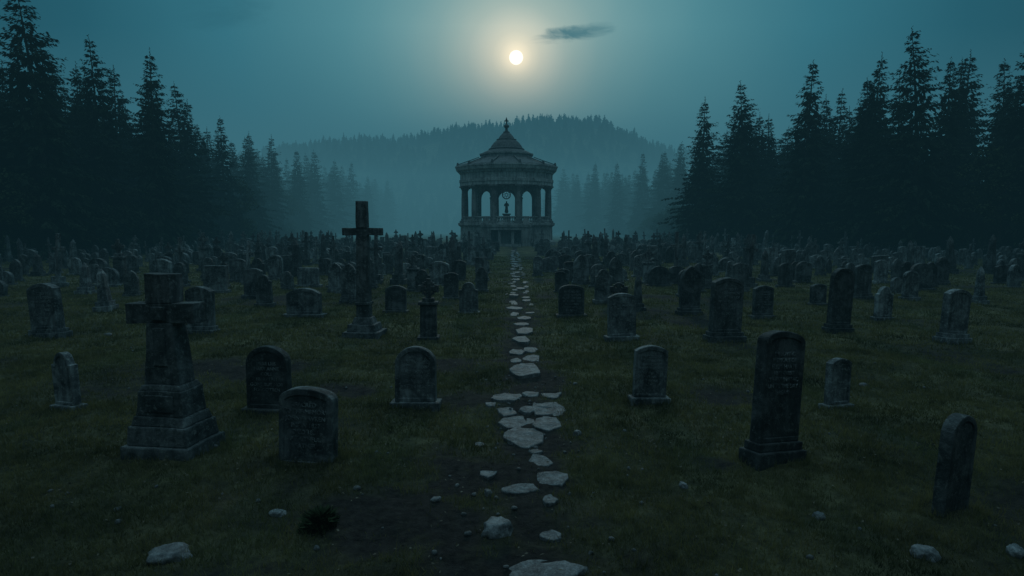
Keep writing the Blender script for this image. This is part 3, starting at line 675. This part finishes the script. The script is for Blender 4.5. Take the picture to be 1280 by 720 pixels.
LV,LF=diamonds(B,D,g.uniform(.02,.05,n),g.uniform(.006,.014,n),g,.1)
m,nt=newmat('dead_leaf'); gg=N(nt,'ShaderNodeNewGeometry'); r=ramp(nt,[(.3,(.06,.045,.03)),(.7,(.25,.22,.16))]); nt.links.new(noise(nt,gg.outputs['Position'],8,3,.6),r.inputs[0]); bsdf_out(nt,r.outputs[0],.7)
link(bpy.data.objects.new('fallen_leaves',np_mesh('fallen_leaves',LV,LF,[m])))

# ------------------------------------------------------------------ mist (homogeneous media)
def mistmat(name,sig,colr):
    m,nt=newmat(name)
    ab=N(nt,'ShaderNodeVolumeAbsorption'); ab.inputs['Color'].default_value=(0,0,0,1); ab.inputs['Density'].default_value=sig
    em=N(nt,'ShaderNodeEmission'); em.inputs['Color'].default_value=(*colr,1); em.inputs['Strength'].default_value=sig  # the mist emits its own glow, standing in for scattered sky light
    ad=N(nt,'ShaderNodeAddShader'); nt.links.new(ab.outputs[0],ad.inputs[0]); nt.links.new(em.outputs[0],ad.inputs[1])
    o=N(nt,'ShaderNodeOutputMaterial'); nt.links.new(ad.outputs[0],o.inputs['Volume'])
    try: m.cycles.homogeneous_volume=True
    except Exception: pass
    try: m.cycles.emission_sampling='NONE'
    except Exception: pass
    return m
def mistbox(name,x0,x1,y0,y1,z0,z1,mat):
    bm=bmesh.new(); box(bm,(x0+x1)/2,(y0+y1)/2,z0,z1,x1-x0,y1-y0,bev=0); bmesh.ops.recalc_face_normals(bm,faces=bm.faces)
    me=bpy.data.meshes.new(name); bm.to_mesh(me); bm.free(); me.materials.append(mat); link(bpy.data.objects.new(name,me))
mistbox('mist',-700,700,-300,262,-3,85,mistmat('mist_air',.0013,(.032,.118,.158)))
mistbox('mist_bank',-200,200,114,261.5,-2,24,mistmat('mist_bank_air',.0062,(.050,.162,.202)))
mistbox('valley_mist',-700,700,262.1,900,-2.5,84,mistmat('valley_mist_air',.0050,(.042,.146,.188)))

# ------------------------------------------------------------------ sky / sun
w=bpy.data.worlds.new('World'); scene.world=w; w.use_nodes=True; nt=w.node_tree; nt.nodes.clear()
tc=N(nt,'ShaderNodeTexCoord'); D=tc.outputs['Generated']
dp=N(nt,'ShaderNodeVectorMath',operation='DOT_PRODUCT'); nt.links.new(D,dp.inputs[0]); dp.inputs[1].default_value=SUN
ang=math_(nt,'DIVIDE',math_(nt,'ARCCOSINE',math_(nt,'MINIMUM',dp.outputs['Value'],1.0)),math.pi)
sn=noise(nt,D,3.0,4,.5)
ang2=math_(nt,'ADD',ang,math_(nt,'MULTIPLY',math_(nt,'SUBTRACT',sn,.5),.035))
def p(deg): return deg/180
rp=ramp(nt,[(0,(.54,.60,.51)),(p(2.5),(.42,.54,.50)),(p(5),(.28,.45,.44)),(p(9),(.165,.36,.385)),(p(15),(.092,.275,.32)),(p(24),(.034,.175,.232)),(p(33),(.011,.092,.132)),(p(45),(.004,.046,.070)),(p(80),(.006,.04,.058)),(1,(.010,.045,.060))])
nt.links.new(ang2,rp.inputs[0])
core=ramp(nt,[(0,(1.4,1.0,.58)),(p(1.2),(.70,.49,.28)),(p(2.2),(.40,.275,.155)),(p(4),(.17,.115,.062)),(p(7),(.05,.034,.018)),(p(12),(0,0,0))]); nt.links.new(ang,core.inputs[0])
sky=mix(nt,1.0,rp.outputs[0],core.outputs[0],'ADD')
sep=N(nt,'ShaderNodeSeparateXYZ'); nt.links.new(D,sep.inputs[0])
zen_fill=ramp(nt,[(.42,(0,0,0)),(.85,(.23,.385,.455))]); nt.links.new(sep.outputs[2],zen_fill.inputs[0])  # brighter overhead lobe, out of view, added to light stone faces and grass
sky=mix(nt,1.0,sky,zen_fill.outputs[0],'ADD')
yy_=math_(nt,'MAXIMUM',sep.outputs[1],.05)
px=math_(nt,'DIVIDE',sep.outputs[0],yy_); pz=math_(nt,'DIVIDE',sep.outputs[2],yy_)
def cloud(cx,cz,a,b,tilt,sc,lo,hi):
    mp=N(nt,'ShaderNodeMapping'); mp.inputs['Scale'].default_value=(.6,1,2.0); nt.links.new(D,mp.inputs[0])
    n1=noise(nt,mp.outputs[0],sc,6,.62,.6)
    dx=math_(nt,'SUBTRACT',px,cx); dz=math_(nt,'SUBTRACT',math_(nt,'SUBTRACT',pz,cz),math_(nt,'MULTIPLY',dx,tilt))
    e=math_(nt,'ADD',math_(nt,'POWER',math_(nt,'ABSOLUTE',math_(nt,'DIVIDE',dx,a)),2.0),math_(nt,'POWER',math_(nt,'ABSOLUTE',math_(nt,'DIVIDE',dz,b)),2.0))
    v=math_(nt,'ADD',math_(nt,'SUBTRACT',1.0,e),math_(nt,'MULTIPLY',math_(nt,'SUBTRACT',n1,.5),3.6))
    mr=N(nt,'ShaderNodeMapRange',interpolation_type='SMOOTHSTEP'); nt.links.new(v,mr.inputs[0]); mr.inputs[1].default_value=lo; mr.inputs[2].default_value=hi
    return mr.outputs[0]
c1=cloud(.093,.296,.068,.013,.12,30,-.3,1.5)
c2=cloud(-.45,.33,.07,.03,.0,16,-.6,2.2)
sky=mix(nt,math_(nt,'MULTIPLY',c1,.85),sky,(.032,.15,.195))
sky=mix(nt,math_(nt,'MULTIPLY',c2,.5),sky,(.012,.085,.12))
ns=N(nt,'ShaderNodeTexSky',sky_type='NISHITA'); ns.sun_disc=False; ns.sun_elevation=math.radians(14.6); ns.sun_rotation=math.radians(.4)
nn=mix(nt,1.0,ns.outputs[0],(.25,.8,1.0),'MULTIPLY')
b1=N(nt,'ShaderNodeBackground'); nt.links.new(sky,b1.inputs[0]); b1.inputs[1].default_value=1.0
b2=N(nt,'ShaderNodeBackground'); nt.links.new(nn,b2.inputs[0]); b2.inputs[1].default_value=.0015
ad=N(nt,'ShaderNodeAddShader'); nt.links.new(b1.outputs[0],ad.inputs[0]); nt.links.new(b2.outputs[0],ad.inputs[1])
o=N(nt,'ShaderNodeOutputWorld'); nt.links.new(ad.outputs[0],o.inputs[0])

sl=bpy.data.lights.new('sun_light','SUN'); sl.energy=.26; sl.angle=math.radians(5); sl.color=(1.0,.92,.78)
so=link(bpy.data.objects.new('sun_light',sl)); so.rotation_euler=(-SUN).to_track_quat('-Z','Y').to_euler()
bm=bmesh.new(); bmesh.ops.create_uvsphere(bm,u_segments=32,v_segments=16,radius=15.5)
me=bpy.data.meshes.new('sun'); bm.to_mesh(me); bm.free()
m,nt=newmat('sun_glow'); e=N(nt,'ShaderNodeEmission'); e.inputs[0].default_value=(1,.91,.74,1); e.inputs[1].default_value=2.4
oo=N(nt,'ShaderNodeOutputMaterial'); nt.links.new(e.outputs[0],oo.inputs[0]); me.materials.append(m)
try: m.cycles.emission_sampling='NONE'
except Exception: pass
for q in me.polygons: q.use_smooth=True
ob=link(bpy.data.objects.new('sun',me)); ob.location=SUN*1500+Vector((0,0,3))

# ------------------------------------------------------------------ camera
cam=bpy.data.cameras.new('camera'); cam.sensor_width=36; cam.lens=36*782/1280; cam.clip_end=6000; cam.clip_start=.05
co=link(bpy.data.objects.new('camera',cam)); co.location=(0,0,3.0); co.rotation_euler=(math.pi/2-math.atan(77/782),0,0)
scene.camera=co
print('trees',nt_,'stones',cnt,'grass',tot)
